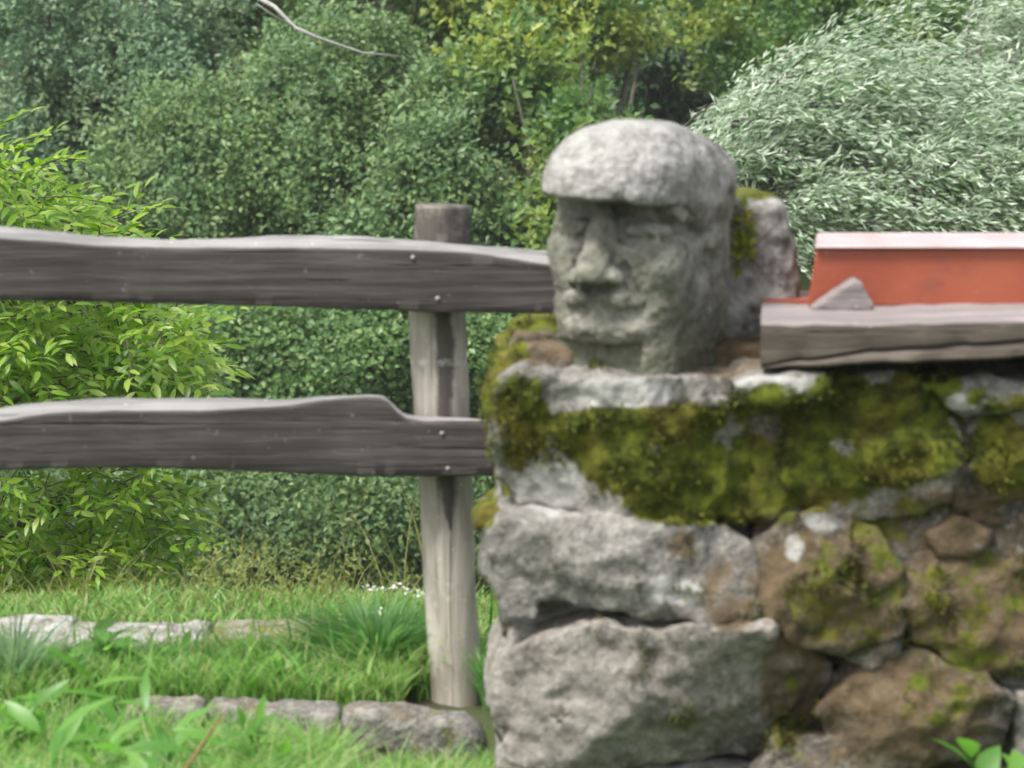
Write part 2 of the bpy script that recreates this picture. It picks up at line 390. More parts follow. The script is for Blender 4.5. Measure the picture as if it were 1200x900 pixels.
# top course
stone([(581,484),(591,458),(622,440),(660,446),(800,446),(868,450),(922,485),(934,560),(908,615),(850,622),(720,607),(612,604),(588,572)], 4.985, 5.43, G, 1, .03, .012, label='largest top block thickly grown with moss')
stone([(862,452),(880,440),(962,440),(972,458),(945,472),(882,474)], 4.97, 5.35, G, 2, .015, .006)
stone([(938,485),(985,447),(1062,447),(1108,472),(1134,512),(1118,590),(1060,622),(960,607),(932,560)], 4.99, 5.43, GW, 3, .026, .012)
stone([(980,446),(1000,436),(1065,436),(1082,450),(1060,458)], 5.02, 5.35, G, 31, .012, .005)
stone([(1085,455),(1120,448),(1215,452),(1225,478),(1135,486)], 5.0, 5.4, G, 4, .018, .007)
stone([(1138,505),(1170,484),(1260,486),(1265,630),(1180,640),(1142,600)], 5.0, 5.43, BR, 5, .035, .012)
stone([(1108,560),(1135,535),(1158,560),(1150,600),(1118,605)], 5.03, 5.3, BR, 6, .012, .006)
stone([(1085,625),(1115,600),(1165,625),(1150,655),(1100,655)], 5.025, 5.3, BR, 7, .012, .006)
# middle course
stone([(571,632),(600,613),(720,613),(850,627),(893,662),(896,712),(850,730),(765,737),(722,716),(640,712),(622,736),(590,736),(573,700)], 4.975, 5.43, G, 8, .016, .011, label='pale grey block above the largest bottom boulder')
stone([(898,655),(938,620),(1030,628),(1052,680),(1045,742),(985,765),(925,752),(900,708)], 4.99, 5.43, BR, 9, .026, .012)
stone([(925,612),(960,598),(1005,610),(1000,632),(945,635)], 5.02, 5.3, BR, 10, .012, .005)
stone([(1056,670),(1100,645),(1245,645),(1250,790),(1130,796),(1062,745)], 4.99, 5.43, BR, 11, .028, .013)
stone([(985,772),(1010,745),(1055,750),(1052,772),(1020,790)], 5.01, 5.3, G, 12, .015, .006)
# bottom course
stone([(574,842),(578,805),(600,768),(690,740),(862,736),(945,752),(978,798),(976,870),(940,912),(700,915),(598,900)], 4.955, 5.43, GW, 13, .024, .012, label='largest bottom boulder, pale and rounded')
stone([(972,835),(1040,772),(1092,780),(1186,822),(1176,880),(1060,902),(985,892)], 4.97, 5.43, BR, 14, .026, .012)
stone([(1188,812),(1250,800),(1290,820),(1290,905),(1190,900)], 5.0, 5.43, GW, 15, .026, .012)
stone([(895,912),(925,880),(985,880),(1005,912),(960,940)], 4.985, 5.3, BR, 16, .02, .008)
stone([(585,905),(900,912),(900,985),(590,985)], 5.02, 5.43, G, 17, .03, .012)
stone([(905,920),(1290,908),(1290,985),(905,985)], 5.0, 5.43, G, 18, .03, .012)
# beyond the frame's right edge
for q, (x0, x1, y0, y1) in enumerate([(1230, 1420, 450, 480), (1268, 1450, 486, 640), (1255, 1440, 645, 795), (1295, 1450, 805, 985)]):
    stone([(x0, y0+8), (x0+20, y0), (x1-15, y0), (x1, y0+15), (x1, y1-10), (x1-20, y1), (x0+15, y1), (x0, y1-15)], 5.0, 5.43, [G, BR, G, GW][q], 40+q, .03, .013, tuft=False)
# stones at the back of the wall top
stone([(598,412),(604,392),(622,386),(680,386),(684,412)], 5.2, 5.42, M_brownstone, 20, .012, .005, mossk=0,
      extra=lambda V, a, b, at: at.update(stain=np.full(len(V), .55), moss=np.clip((392 - b) / 6, 0, .8)))
stone([(580,450),(586,418),(606,406),(690,404),(700,452)], 5.12, 5.42, BR, 21, .02, .006, mossk=0,
      extra=lambda V, a, b, at: at.update(moss=.75 * np.clip((640 - a) / 40, 0, 1), stain=np.full(len(V), .6)))
stone([(790,450),(812,414),(850,404),(905,402),(915,450)], 5.16, 5.43, BR, 22, .015, .006, mossk=.4,
      extra=lambda V, a, b, at: at.update(stain=np.full(len(V), .9), lichen=at['lichen'] * .5))
stone([(900,450),(915,425),(1440,425),(1445,452)], 5.2, 5.43, BR, 23, .015, .006, mossk=0, tuft=False)
# rubble and earth inside
cex = lambda V, a, b, at: at.update(lichen=np.clip(.15 + .6 * fb(V, 9, 2, 44), 0, .5), grime=np.full(len(V), .35), stain=np.clip(.4 + .5 * fb(V, 6, 2, 45), 0, .7))
stone([(592,455),(900,458),(900,985),(592,985)], 5.05, 5.40, BR, 29, .02, .014, name='rubble_core', tuft=False, mossk=.8, extra=cex)
stone([(892,458),(1435,462),(1435,985),(892,985)], 5.008, 5.40, BR, 30, .02, .020, name='rubble_core', tuft=False, mossk=.8, extra=cex)

# ------------------------------------------------------------------ carved head
TH = R(30); HB = np.array([(752-600)*K*5.17, 5.17, .748])
head = thing('stone_head', 'grey carved stone head wearing a flat cap on the end of the wall', 'sculpture', HB)
head.rotation_euler = (0, 0, -TH)
h = .0022
gx, gy, gz = np.arange(-.16, .16, h), np.arange(-.2, .18, h), np.arange(-.04, .41, h)
X, Y, Z = [q.astype(np.float32) for q in np.meshgrid(gx, gy, gz, indexing='ij')]
def el(c, r, ax=None):
    x, y, z = ((abs(X) if ax else X) - c[0]) / r[0], (Y - c[1]) / r[1], (Z - c[2]) / r[2]
    k = np.sqrt(x*x + y*y + z*z); return (k - 1) * min(r)
def cap_(a, b, r0, r1=None, sym=False):
    r1 = r0 if r1 is None else r1
    XX = abs(X) if sym else X
    a, b = np.array(a), np.array(b); d = b - a
    t = np.clip(((XX-a[0])*d[0] + (Y-a[1])*d[1] + (Z-a[2])*d[2]) / (d @ d), 0, 1)
    return np.sqrt((XX-a[0]-t*d[0])**2 + (Y-a[1]-t*d[1])**2 + (Z-a[2]-t*d[2])**2) - (r0 + (r1-r0)*t)
def su(a, b, k): hh = np.clip(.5 + .5*(b-a)/k, 0, 1); return b*(1-hh) + a*hh - k*hh*(1-hh)
def ss(a, b, k): return -su(-a, b, k)          # a minus b
def rbox(c, hf, r, tx=0.):
    s = 1 + tx * (Z - c[2])
    qx, qy, qz = abs(X - c[0]) / s - hf[0] + r, abs(Y - c[1]) / (1 + .35*tx*(Z - c[2])) - hf[1] + r, abs(Z - c[2]) - hf[2] + r
    return np.sqrt(np.maximum(qx,0)**2 + np.maximum(qy,0)**2 + np.maximum(qz,0)**2) + np.minimum(np.maximum(np.maximum(qx,qy),qz),0) - r
f = rbox((0, .004, .12), (.100, .119, .19), .048, .12)
f = su(f, el((0, -.07, .14), (.084, .052, .12)), .03)                    # face bulges forward
f = ss(f, rbox((-.040, -.172, -.012), (.10, .076, .050), .016), .008)                 # throat cut back under the chin
f = ss(f, rbox((.02, .145, -.038), (.22, .09, .062), .03), .02)            # jaw undercut towards the back
f = ss(f, el((.054, -.138, .206), (.041, .052, .034), 1), .008)
f = ss(f, cap_((.022, -.128, .20), (.03, -.122, .222), .010, .012, True), .008)          # eye sockets
f = ss(f, cap_((.075, -.095, .205), (.106, .02, .190), .017, .012), .012)
f = ss(f, rbox((.02, -.155, .235), (.115, .070, .020), .012), .012)
f = su(f, el((.056, -.088, .201), (.031, .028, .0135), 1), .003)            # closed lids
f = ss(f, cap_((.024, -.116, .182), (.090, -.096, .182), .0075, .006, True), .006)
f = su(f, el((.066, -.084, .155), (.032, .026, .026), 1), .03)
f = su(f, cap_((0, -.108, .225), (0, -.155, .138), .014, .025), .010)    # nose
f = su(f, el((.025, -.134, .133), (.018, .020, .016), 1), .008)
f = ss(f, cap_((.038, -.124, .145), (.058, -.112, .092), .008, .008, True), .010)
f = ss(f, el((0, -.150, .1165), (.042, .036, .0095)), .005)
f = su(f, cap_((.029, -.130, .102), (.052, -.118, .094), .0125, .011, True), .005)
f = ss(f, cap_((.0, -.138, .082), (.058, -.122, .079), .007, .007, True), .006)   # moustache
f = ss(f, cap_((0, -.146, .118), (0, -.140, .098), .006), .006)
f = su(f, el((0, -.096, .080), (.058, .027, .03)), .02)
f = su(f, el((0, -.106, .056), (.076, .032, .022)), .010)               # chin
f = su(f, el((.098, .035, .178), (.016, .028, .030), 1), .010)           # ears
f = ss(f, el((.106, .035, .150), (.024, .030, .015), 1), .008)
f = ss(f, el((.108, .0, .128), (.016, .018, .010), 1), .010)
f = f + .003 * fbm(X+3, Y+3, Z+3, 16, 2, 3) + .0026 * fbm(X+3, Y+3, Z+3, 55, 3, 5)
f = np.maximum(f, -(Z + .02))
V, F = surfnets(f, (gx[0], gy[0], gz[0]), h)
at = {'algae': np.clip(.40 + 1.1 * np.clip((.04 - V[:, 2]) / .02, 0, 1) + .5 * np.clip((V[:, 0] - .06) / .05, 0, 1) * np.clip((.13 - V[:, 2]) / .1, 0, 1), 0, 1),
      'grime': np.clip(.42 * fb(V, 24, 3, 7) + .35 * np.clip((V[:, 1] - .02) / .1, 0, 1), 0, 1),  # random dark flecks, plus darker towards the back of the head
      'lichen': np.clip(.3 * fb(V, 25, 3, 9), 0, .4)}
mesh_obj('head', V, F, M_head, head, attrs=at)
# flat cap
c = el((0, -.026, .258), (.124, .172, .103))
c = -su(-c, -(rbox((0, -.03, .265), (.114, .185, .105), .06)), .03)
plane = .246 - .55 * np.clip(Y + .06, 0, .2) - .25 * np.clip(X - .06, 0, 1) + .3 * X * X - .05 * X - Z
c = -su(-c, -plane, .008)
c = su(c, rbox((0, .055, .245), (.103, .075, .07), .045), .03)
c = c + .0026 * fbm(X+7, Y+3, Z+3, 10, 2, 13) + .0018 * fbm(X+3, Y+3, Z+3, 55, 3, 15)
V, F = surfnets(c, (gx[0], gy[0], gz[0]), h)
at = {'algae': .75 * np.clip((.255 - V[:, 2]) / .03, 0, 1), 'grime': np.clip(.42 * fb(V, 22, 3, 27) + .4 * np.clip((V[:, 0] + V[:, 1] - .09) / .08, 0, 1) , 0, 1),  # dark flecks, more of them at the back right of the cap
      'lichen': np.clip(.5 * fb(V, 16, 3, 19), 0, .5)}
mesh_obj('cap', V, F, M_cap, head, attrs=at)

# ------------------------------------------------------------------ standing granite stone behind the head
PB = W(895, 395, 5.34)
pil = thing('standing_stone', 'upright pale granite stone with black lichen specks behind the carved head', 'stone', PB)
def pil_extra(V, a, b, at):
    at['moss'] = .8 * np.clip((237 - b) / 8, 0, 1); at['stain'] = np.zeros(len(V))
    at['grime'] = np.clip(.25 + .6 * np.clip((a - 905) / 25, 0, 1) * np.clip((330 - b) / 60, 0, 1) + .15 * fb(V, 40, 3, 3), 0, 1)
    at['lichen'] = np.full(len(V), .42)
stone([(838,410),(840,245),(860,231),(893,229),(917,238),(930,282),(938,335),(937,410)], 5.27, 5.45, G, 25, .022, .006, pil, PB, 0, 'block', .005, extra=pil_extra, tuft=False)
n = 80; P = W(872, 282, 5.262) + rng.normal(0, 1, (n, 3)) * np.array([.009, .004, .022])
lv, lf = leaves(P, rng.normal(0, 1, (n, 3)) + np.array([0, -1, .3]), rng.normal(0, 1, (n, 3)), rng.uniform(.012, .022, n), rng.uniform(.007, .012, n))
mesh_obj('moss', lv - PB, lf, leaf_mat('yellow moss', [(.10, .15, .01), (.2, .24, .02), (.3, .3, .03)], .3, .7), pil)

# ------------------------------------------------------------------ lofted timbers
def loft(secs):
    m, n = secs.shape[:2]; V = secs.reshape(-1, 3)
    i = np.arange(m - 1)[:, None] * n; k = np.arange(n)[None]; k2 = (k + 1) % n
    F = np.stack([i + k, i + n + k, i + n + k2, i + k2], -1).reshape(-1, 4)
    fk = np.tile(np.arange(n), m - 1)
    caps = np.stack([np.arange(n), (m-1)*n + np.arange(n)[::-1]])
    return V, [F, caps], fk
def interp(tab, x): t = np.array(tab, float); return np.interp(x, t[:, 0], t[:, 1])
def smoothed(a, k=7):
    p = np.pad(a, k, mode='edge'); return np.convolve(p, np.ones(2*k+1)/(2*k+1), 'same')[k:-k]

FB = W(535, 812, 5.95)
fence = thing('wooden_fence', 'weathered fence with two wavy grey rails fixed to one pale post', 'fence', FB)
def rail(top, front, bot, x0, x1, Yf, th, nails, sm_=4, label=None):
    xs = np.arange(x0, x1 + 1, 4.0)
    tp, fr, bt = [smoothed(interp(t, xs), sm_) for t in (top, front, bot)]
    fr = np.maximum(fr, tp + 1.5)
    secs = []
    for q, x in enumerate(xs):
        jt = .002 * math.sin(x * .02) + .0015 * float(vnoise(np.array([x*.03]), np.array([.3]), np.array([.7]), 2)[0])
        pf, pt_, pb = W(x, fr[q], Yf + jt), W(x, tp[q], Yf + .026), W(x, bt[q], Yf + jt)
        Xc = pf[0]; zf, zt, zb = pf[2], pt_[2], pb[2]
        y = Yf + jt
        col = [(y+.003, zb), (y, zb+.004)] + [(y + .0006*math.sin(u*9+x*.05), zb + .004 + (zf-zb-.007)*u) for u in (.2, .4, .6, .8)] + [(y, zf-.003), (y+.004, zf+.001)]
        col += [(y+.014, zf+.55*(zt-zf)), (y+.026, zt), (y+th-.006, zt-.001), (y+th, zt-.006), (y+th, zb+.004), (y+th-.003, zb)]
        secs.append([(Xc, a, b) for a, b in col])
    secs = np.array(secs); V, F, fk = loft(secs)
    V += (.0012 * fb(V * np.array([.4, 1, 1]), 60, 2, 4))[:, None] * np.array([0, 1, 1])
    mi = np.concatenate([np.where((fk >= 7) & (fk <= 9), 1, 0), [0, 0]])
    o = mesh_obj('rail', V - FB, F, [M_rail, M_rail_edge], fence, attrs={'lichen': np.clip(.12*fb(V, 9, 2, 6) - .02, 0, .1), 'stain': np.zeros(len(V))}, midx=mi); o.data.set_sharp_from_angle(angle=R(40))
    if label: o['label'] = label
    for a, b in nails:
        c = W(a, b, Yf - .001); t, tf = tube([c + (0, .012, 0), c, c - (0, .003, 0)], [.0045, .0045, .003], 10)
        mesh_obj('nail', t - FB, tf, M_metal, o)
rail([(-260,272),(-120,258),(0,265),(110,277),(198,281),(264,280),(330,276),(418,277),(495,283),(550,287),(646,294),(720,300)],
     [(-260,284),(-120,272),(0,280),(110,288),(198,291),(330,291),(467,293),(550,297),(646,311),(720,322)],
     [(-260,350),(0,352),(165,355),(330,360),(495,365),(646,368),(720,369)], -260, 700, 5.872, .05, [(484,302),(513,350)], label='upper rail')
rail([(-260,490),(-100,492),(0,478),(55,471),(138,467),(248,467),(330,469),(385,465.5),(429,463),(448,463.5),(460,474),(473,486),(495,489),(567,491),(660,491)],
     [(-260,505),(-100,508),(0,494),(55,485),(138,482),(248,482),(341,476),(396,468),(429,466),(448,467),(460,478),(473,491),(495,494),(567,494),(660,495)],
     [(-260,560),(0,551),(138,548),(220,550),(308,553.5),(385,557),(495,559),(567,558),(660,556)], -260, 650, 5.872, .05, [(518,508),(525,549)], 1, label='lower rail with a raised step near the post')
# post
ts = np.linspace(0, 1, 150); pyy = 240 + ts * (850 - 240)
cxp = np.interp(pyy, [240, 300, 370, 560, 700, 812, 850], [519.5, 518, 513, 521, 529, 536, 538])
rdp = np.interp(pyy, [240, 370, 460, 560, 700, 812, 850], [32, 32.5, 33, 31.5, 31.5, 31, 31]) * 1.442e-3
pts = np.array([W(a, b, 5.925 + .046) for a, b in zip(cxp, pyy)])
T_, TF = tube(pts, rdp, 40)
T_ += (.0045 * fb(T_ * np.array([1, 1, .2]), 22, 3, 12))[:, None] * np.array([1, 1, 0])
a, b = pix(T_)
cc = np.interp(b, pyy, cxp); u = (a - cc) / 32
fr = T_[:, 1] < 5.985
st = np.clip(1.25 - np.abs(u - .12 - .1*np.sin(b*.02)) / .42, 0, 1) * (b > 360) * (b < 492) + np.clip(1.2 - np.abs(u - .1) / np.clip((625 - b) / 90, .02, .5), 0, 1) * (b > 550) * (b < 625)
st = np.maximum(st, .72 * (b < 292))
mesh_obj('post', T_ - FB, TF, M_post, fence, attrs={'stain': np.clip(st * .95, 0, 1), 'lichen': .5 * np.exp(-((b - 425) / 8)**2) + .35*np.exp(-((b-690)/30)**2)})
bpy.data.materials['pale post wood'].node_tree  # noqa

# ------------------------------------------------------------------ beam, red box and offcut on the wall
BB = W(900, 432, 5.0)
xs = np.arange(0, 61)
def beam_pts():
    secs = []
    for q in xs:
        s = q / 60; x = 892 + s * (1440 - 892)
        top = np.interp(x, [892, 1000, 1200, 1440], [376, 377, 373, 371]); bot = np.interp(x, [892, 971, 1080, 1200, 1440], [433, 429, 424, 419, 412])
        crack = np.interp(x, [892, 1020, 1200, 1440], [428, 411, 399, 392])
        p, pb, pc = W(x, top, 4.97), W(x, bot, 4.97), W(x, crack, 4.97); Xc = p[0]
        sk = -.004 * 0 + (1 - s) * .034                       # the sawn end runs back along the line of sight
        zt, zb, zc = p[2], pb[2], pc[2]
        L = [(0, 4.975, zb), (0, 4.971, zb+.004), (0, 4.972, zb+(zc-zb)*.6), (0, 4.976, zc-.003), (0, 4.984, zc), (0, 4.972, zc+.003), (0, 4.969, zc+(zt-zc)*.5), (0, 4.970, zt-.006), (0, 4.976, zt),
             (sk*.5, 5.2, zt+.001), (sk, 5.44, zt+.001), (sk, 5.446, zt-.005), (sk, 5.446, zb+.004), (sk, 5.44, zb)]
        secs.append([(Xc + d, y, z) for d, y, z in L])
    return np.array(secs)
V, F, fk = loft(beam_pts()); V += (.003 * fb(V, 30, 3, 21))[:, None] * np.array([.4, 1, .6])
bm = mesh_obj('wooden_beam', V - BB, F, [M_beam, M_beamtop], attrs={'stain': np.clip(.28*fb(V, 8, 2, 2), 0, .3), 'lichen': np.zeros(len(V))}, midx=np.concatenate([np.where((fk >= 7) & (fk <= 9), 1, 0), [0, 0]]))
bm.data.set_sharp_from_angle(angle=R(32)); bm.location = [float(v) for v in BB]
tag(bm, 'thick split grey timber beam lying along the wall top under the red box', 'beam')

N = NT('red paint'); n1 = N.noise(6, 4, .6)
redc = N.mix(N.ramp(n1, [(.35, 0.), (.65, 1.)]), (.24, .048, .021), (.30, .072, .032))
redc = N.mix(N.ramp(N.noise(60, 4, .7), [(.62, 0.), (.72, .35)]), redc, (.34, .13, .10)); redc = N.mix(N.math('MULTIPLY', N.ramp(N.noise(9, 6, .75), [(.56, 0.), (.66, 1.)]), .45), redc, (.16, .05, .035)); redc = N.mix(N.ramp(N.noise(110, 3, .6), [(.70, 0.), (.73, .7)]), redc, (.36, .28, .24)); N.bump(N.noise(50, 4, .5), .3, .003)
M_red = N.fin(redc, .45, .5)
N = NT('sky sheen on red paint'); redt = N.mix(N.ramp(N.noise(14, 5, .6), [(.3, 0.), (.7, 1.)]), (.40, .28, .28), (.55, .44, .44)); M_red_sheen = N.fin(redt, .35, .6)  # pale colour stands for sky reflected in the glossy red top
RB = W(950, 358, 5.2)
box = thing('red_box', 'long red painted box with a lid painted pale with sky sheen on top of the grey beam', 'box', RB)
def hexa(name, c8, mat, parent, base, bev=.004, sub=0):
    import bmesh
    b = bmesh.new(); vs = [b.verts.new([float(q) for q in (np.array(v) - base)]) for v in c8]
    for q in ((0,1,2,3),(7,6,5,4),(0,4,5,1),(1,5,6,2),(2,6,7,3),(3,7,4,0)): b.faces.new([vs[k] for k in q])
    bmesh.ops.recalc_face_normals(b, faces=b.faces)
    bmesh.ops.bevel(b, geom=list(b.edges), offset=bev, segments=2, affect='EDGES', profile=.5)
    me = bpy.data.meshes.new(name); b.to_mesh(me); b.free(); me.materials.append(mat)
    o = bpy.data.objects.new(name, me); COL.objects.link(o); o.parent = parent; return o
zb = W(950, 359, 5.2)[2]; zt = W(950, 291.5, 5.2)[2]
def at_(px, Yv, z): return ((px - 600) * K * Yv * 1.0065, Yv, z)
hexa('body', [at_(945,5.2,zb), at_(1440,5.2,zb), at_(1440,5.205,zt), at_(955,5.205,zt), at_(947,5.37,zb), at_(1440,5.37,zb), at_(1440,5.37,zt), at_(957,5.37,zt)], M_red, box, RB, .003)
hexa('lid', [at_(953,5.194,zt+.001), at_(1440,5.194,zt+.001), at_(1440,5.196,zt+.005), at_(954,5.196,zt+.005), at_(954,5.39,zt+.001), at_(1440,5.39,zt+.001), at_(1440,5.39,zt+.011), at_(956,5.39,zt+.011)], M_red_sheen, box, RB, .003)
hexa('base_board', [at_(893,5.24,zb-.002), at_(955,5.24,zb-.002), at_(955,5.24,zb+.006), at_(893,5.24,zb+.006), at_(893,5.40,zb-.002), at_(955,5.40,zb-.002), at_(955,5.40,zb+.006), at_(893,5.40,zb+.006)], M_red, box, RB, .002)
OB = W(985, 362, 5.14)
zz = zb + .002
V, F = stone_mesh([(948,364),(966,352),(1002,327),(1009,331),(1024,357),(1022,364)], 5.14, 5.19, .003, .0012, .0025, 33, .0012)
o = mesh_obj('wood_offcut', V - OB, F, M_beamtop, attrs={'stain': np.zeros(len(V)), 'lichen': np.full(len(V), .1)}); o.location = [float(v) for v in OB]
tag(o, 'small pointed grey wood offcut leaning against the front of the red box', 'wood')

# ------------------------------------------------------------------ kerb and slabs in the grass
def slab(name, pts_top, Y0, Y1, thick, mat, seed, label, cat, grp, ex):
    V, F = stone_mesh(pts_top, Y0, Y1, .016, .008, .008, seed)
    a, b = pix(V); at = {'moss': np.zeros(len(V)), 'stain': np.zeros(len(V)), 'lichen': np.zeros(len(V)), 'grime': np.zeros(len(V))}
    ex(V, a, b, at); base = np.array([V[:, 0].mean(), V[:, 1].mean(), V[:, 2].min()])
    o = mesh_obj(name, V - base, F, mat, attrs=at); o.location = [float(v) for v in base]; tag(o, label, cat, grp)
def k_ex(V, a, b, at):
    top = np.clip((V[:, 2] - np.percentile(V[:, 2], 75)) / .01, 0, 1)
    at['lichen'] += .3 * top; at['stain'] += .45 * top; at['grime'] += .35 * (1 - top); at['moss'] += .45 * np.clip(fb(V, 6, 2, 61), 0, 1)  # sides darker than the top face
slab('kerb_stone', [(146,890),(146,834),(160,826),(234,828),(241,890)], 5.68, 5.78, .1, G, 51, 'short dark kerb stone at the left end of the grass step', 'kerb stone', 'kerb stones of the grass step', k_ex)
slab('kerb_stone', [(243,892),(245,834),(330,838),(394,841),(400,896)], 5.69, 5.79, .1, G, 52, 'middle kerb stone mostly hidden by grass in the step', 'kerb stone', 'kerb stones of the grass step', k_ex)
slab('kerb_stone', [(402,900),(404,842),(470,843),(545,849),(562,862),(570,910)], 5.66, 5.77, .1, G, 53, 'kerb stone with a broken grey face in front of the fence post', 'kerb stone', 'kerb stones of the grass step', k_ex)
def s_ex(moss):
    def ex(V, a, b, at): at['lichen'] += .55 - .4 * moss; at['moss'] += moss; at['stain'] += .3; at['grime'] += np.clip((b - 757) / 8, 0, .8)  # front face darkens below the top edge
    return ex
slab('stone_slab', [(-230,785),(-230,761),(-200,757),(66,756),(70,785)], 6.28, 6.56, .1, GW, 55, 'leftmost pale flat slab at the back of the grass strip', 'slab', 'flat slabs behind the grass', s_ex(.1))
slab('stone_slab', [(70,785),(72,757),(234,755),(238,785)], 6.3, 6.56, .1, GW, 56, 'middle pale flat slab with a pinkish top behind the grass', 'slab', 'flat slabs behind the grass', s_ex(.15))
slab('stone_slab', [(238,785),(240,758),(370,756),(500,761),(505,790)], 6.3, 6.55, .1, stone_mat('mossy slab stone', (.2, .185, .15), (.34, .32, .28), moss=((.09, .11, .03), (.19, .20, .055))), 57, 'flat slab with yellow green moss left of the grass tussock', 'slab', 'flat slabs behind the grass', s_ex(.55))

# ------------------------------------------------------------------ grass and weeds
M_grass = leaf_mat('grass', [(.08, .18, .03), (.13, .28, .05), (.19, .36, .08), (.28, .40, .14), (.33, .33, .15)], .48, .45, spec=.5)
M_tuss = leaf_mat('tussock grass', [(.06, .17, .04), (.10, .25, .06), (.16, .32, .09), (.22, .36, .13)], .4, .4, spec=.5)
M_straw = leaf_mat('seeding grass', [(.09, .12, .03), (.17, .18, .05), (.25, .22, .08), (.07, .11, .025)], .4, .6)
M_weed = leaf_mat('weed leaves', [(.08, .21, .03), (.12, .28, .04), (.17, .33, .07)], .45, .4, spec=.5)
M_stem = plain('dry stem', (.16, .09, .04), (.26, .16, .08), 20)
M_flower = leaf_mat('white petals', [(.7, .7, .66), (.85, .85, .8)], .2, .6)
def field(n, x0, x1, y0, y1, hmin, hmax, wd, lean=.5, dens=True):
    x = rng.uniform(x0, x1, n); y = rng.uniform(y0, y1, n)
    if dens:
        k = vnoise(x * 4, y * 4, x * 0, 8) + rng.uniform(-.9, .9, n) > -.35; x, y = x[k], y[k]
    H_ = rng.uniform(hmin, hmax, len(x)) * (1 + .45 * vnoise(x * 3, y * 3, x * 0, 9))
    P = np.stack([x, y, terrain(x, y) - .004], 1); a = rng.uniform(0, 2*np.pi, len(x)); l = H_ * rng.uniform(.1, lean * 1.6, len(x))
    return blades(P, H_, np.stack([np.cos(a) * l, np.sin(a) * l], 1), rng.uniform(.6, 1.3, len(x)) * wd)
def clear(Vb, Fb, per, fn):
    """drop blades whose root lies where fn is true"""
    nb = len(Vb) // per; root = Vb.reshape(nb, per, 3)[:, 0]; k = ~fn(root[:, 0], root[:, 1])
    V2 = Vb.reshape(nb, per, 3)[k].reshape(-1, 3); f = Fb.reshape(nb, -1, 4)[0]
    return V2, (np.arange(k.sum())[:, None, None] * per + f[None]).reshape(-1, 4)
inslab = lambda x, y: ((y > 6.28) & (y < 6.57) & (x < -.17)) | ((y > 4.98) & (y < 5.43) & (x > -.06)) | ((y > 5.66) & (y < 5.79) & (x < -.04) & (x > -.66)) | ((y > 5.6) & (y < 5.96) & (x > -.19) & (x < .0)) | ((y > 5.55) & (x > -.27) & (y < 5.7) & (x < .0))
g = [clear(*field(24000, -1.15, .25, 5.86, 6.1, .05, .10, .006), 8, inslab), clear(*field(14000, -1.15, .25, 6.08, 6.29, .025, .055, .006, .9), 8, inslab), clear(*field(20000, -1.15, .0, 4.6, 5.25, .05, .12, .006, .8), 8, inslab), clear(*field(12000, -1.15, .0, 5.2, 5.66, .025, .06, .006, .8), 8, inslab), clear(*field(2600, -1.15, -.38, 5.3, 5.66, .09, .17, .007, .6), 8, inslab), clear(*field(900, -.42, -.28, 5.3, 5.66, .09, .15, .007, .6), 8, inslab),
     clear(*field(12000, -1.3, 2.4, 6.54, 7.7, .02, .05, .006), 8, inslab), clear(*field(9000, -1.3, .6, 6.55, 6.95, .02, .055, .006, .8), 8, inslab), clear(*field(24000, -3, 3.2, 3.6, 6.2, .04, .10, .006), 8, inslab),
     clear(*field(1300, -1.15, -.2, 5.85, 6.15, .09, .17, .005, .8), 8, inslab), clear(*field(1800, -1.15, -.3, 5.1, 5.62, .07, .16, .006, .9), 8, inslab), clear(*field(3500, .25, 1.3, 4.7, 4.97, .05, .14, .006), 8, inslab)]
gv, gf = join(g); tag(mesh_obj('grass', gv, gf, M_grass), 'bright green grass growing round the kerb stones and the wall foot', 'grass', kind='stuff')
g = [field(900, -1.6, .3, 6.62, 7.1, .04, .10, .004, .7), field(3500, -3, 3, 7.2, 10.5, .10, .26, .006, .7)]
gv, gf = join(g); tag(mesh_obj('tall_grass', gv, gf, M_straw), 'tall yellowish seeding grass along the top of the bank', 'grass', kind='stuff')
# feathery seed heads
n = 900; stems = 90; sx = np.where(rng.uniform(0, 1, 90) < .7, rng.uniform(-.62, -.3, 90), rng.uniform(-1.1, -.05, 90)); sy = rng.uniform(6.62, 7.1, stems); sz = terrain(sx, sy); sh = rng.uniform(.05, .145, stems)
st = rng.integers(0, stems, n); t = rng.uniform(.45, 1, n)
P = np.stack([sx[st] + rng.normal(0, .01, n), sy[st] + rng.normal(0, .01, n), sz[st] + sh[st] * t], 1)
lv, lf = leaves(P, np.stack([rng.normal(0, 1, n), rng.normal(0, 1, n), rng.uniform(.3, 1.2, n)], 1), rng.normal(0, 1, (n, 3)), rng.uniform(.010, .022, n), rng.uniform(.003, .005, n))
tag(mesh_obj('seed_heads', lv, lf, leaf_mat('seed heads', [(.17, .22, .05), (.28, .29, .10), (.14, .21, .05)], .35, .7)), 'pale yellow feathery seed heads among the tall grass', 'grass', kind='stuff')

def tussock(px, py, Yv, n, hh, spread, label, mat=M_tuss, name='grass_tussock', wd=.007, grp=None):
    b = W(px, py, Yv); b[2] = float(terrain(b[0], b[1]))
    a = rng.uniform(0, 2*np.pi, n); r = np.sqrt(rng.uniform(0, 1, n)) * spread * .35
    P = b + np.stack([np.cos(a)*r, np.sin(a)*r, 0*a - .004], 1); H_ = hh * rng.uniform(.5, 1.1, n); l = spread * rng.uniform(.2, 1.2, n)
    v, f = blades(P, H_, np.stack([np.cos(a)*l, np.sin(a)*l], 1), rng.uniform(.7, 1.3, n) * wd, 1.2, 4)
    o = mesh_obj(name, v - b, f, mat); o.location = [float(q) for q in b]; tag(o, label, 'grass tuft', grp)
tussock(440, 800, 6.08, 1100, .20, .14, 'big dense green grass tussock just left of the fence post foot')
tussock(330, 800, 6.1, 260, .11, .08, 'small grass tuft left of the big tussock')
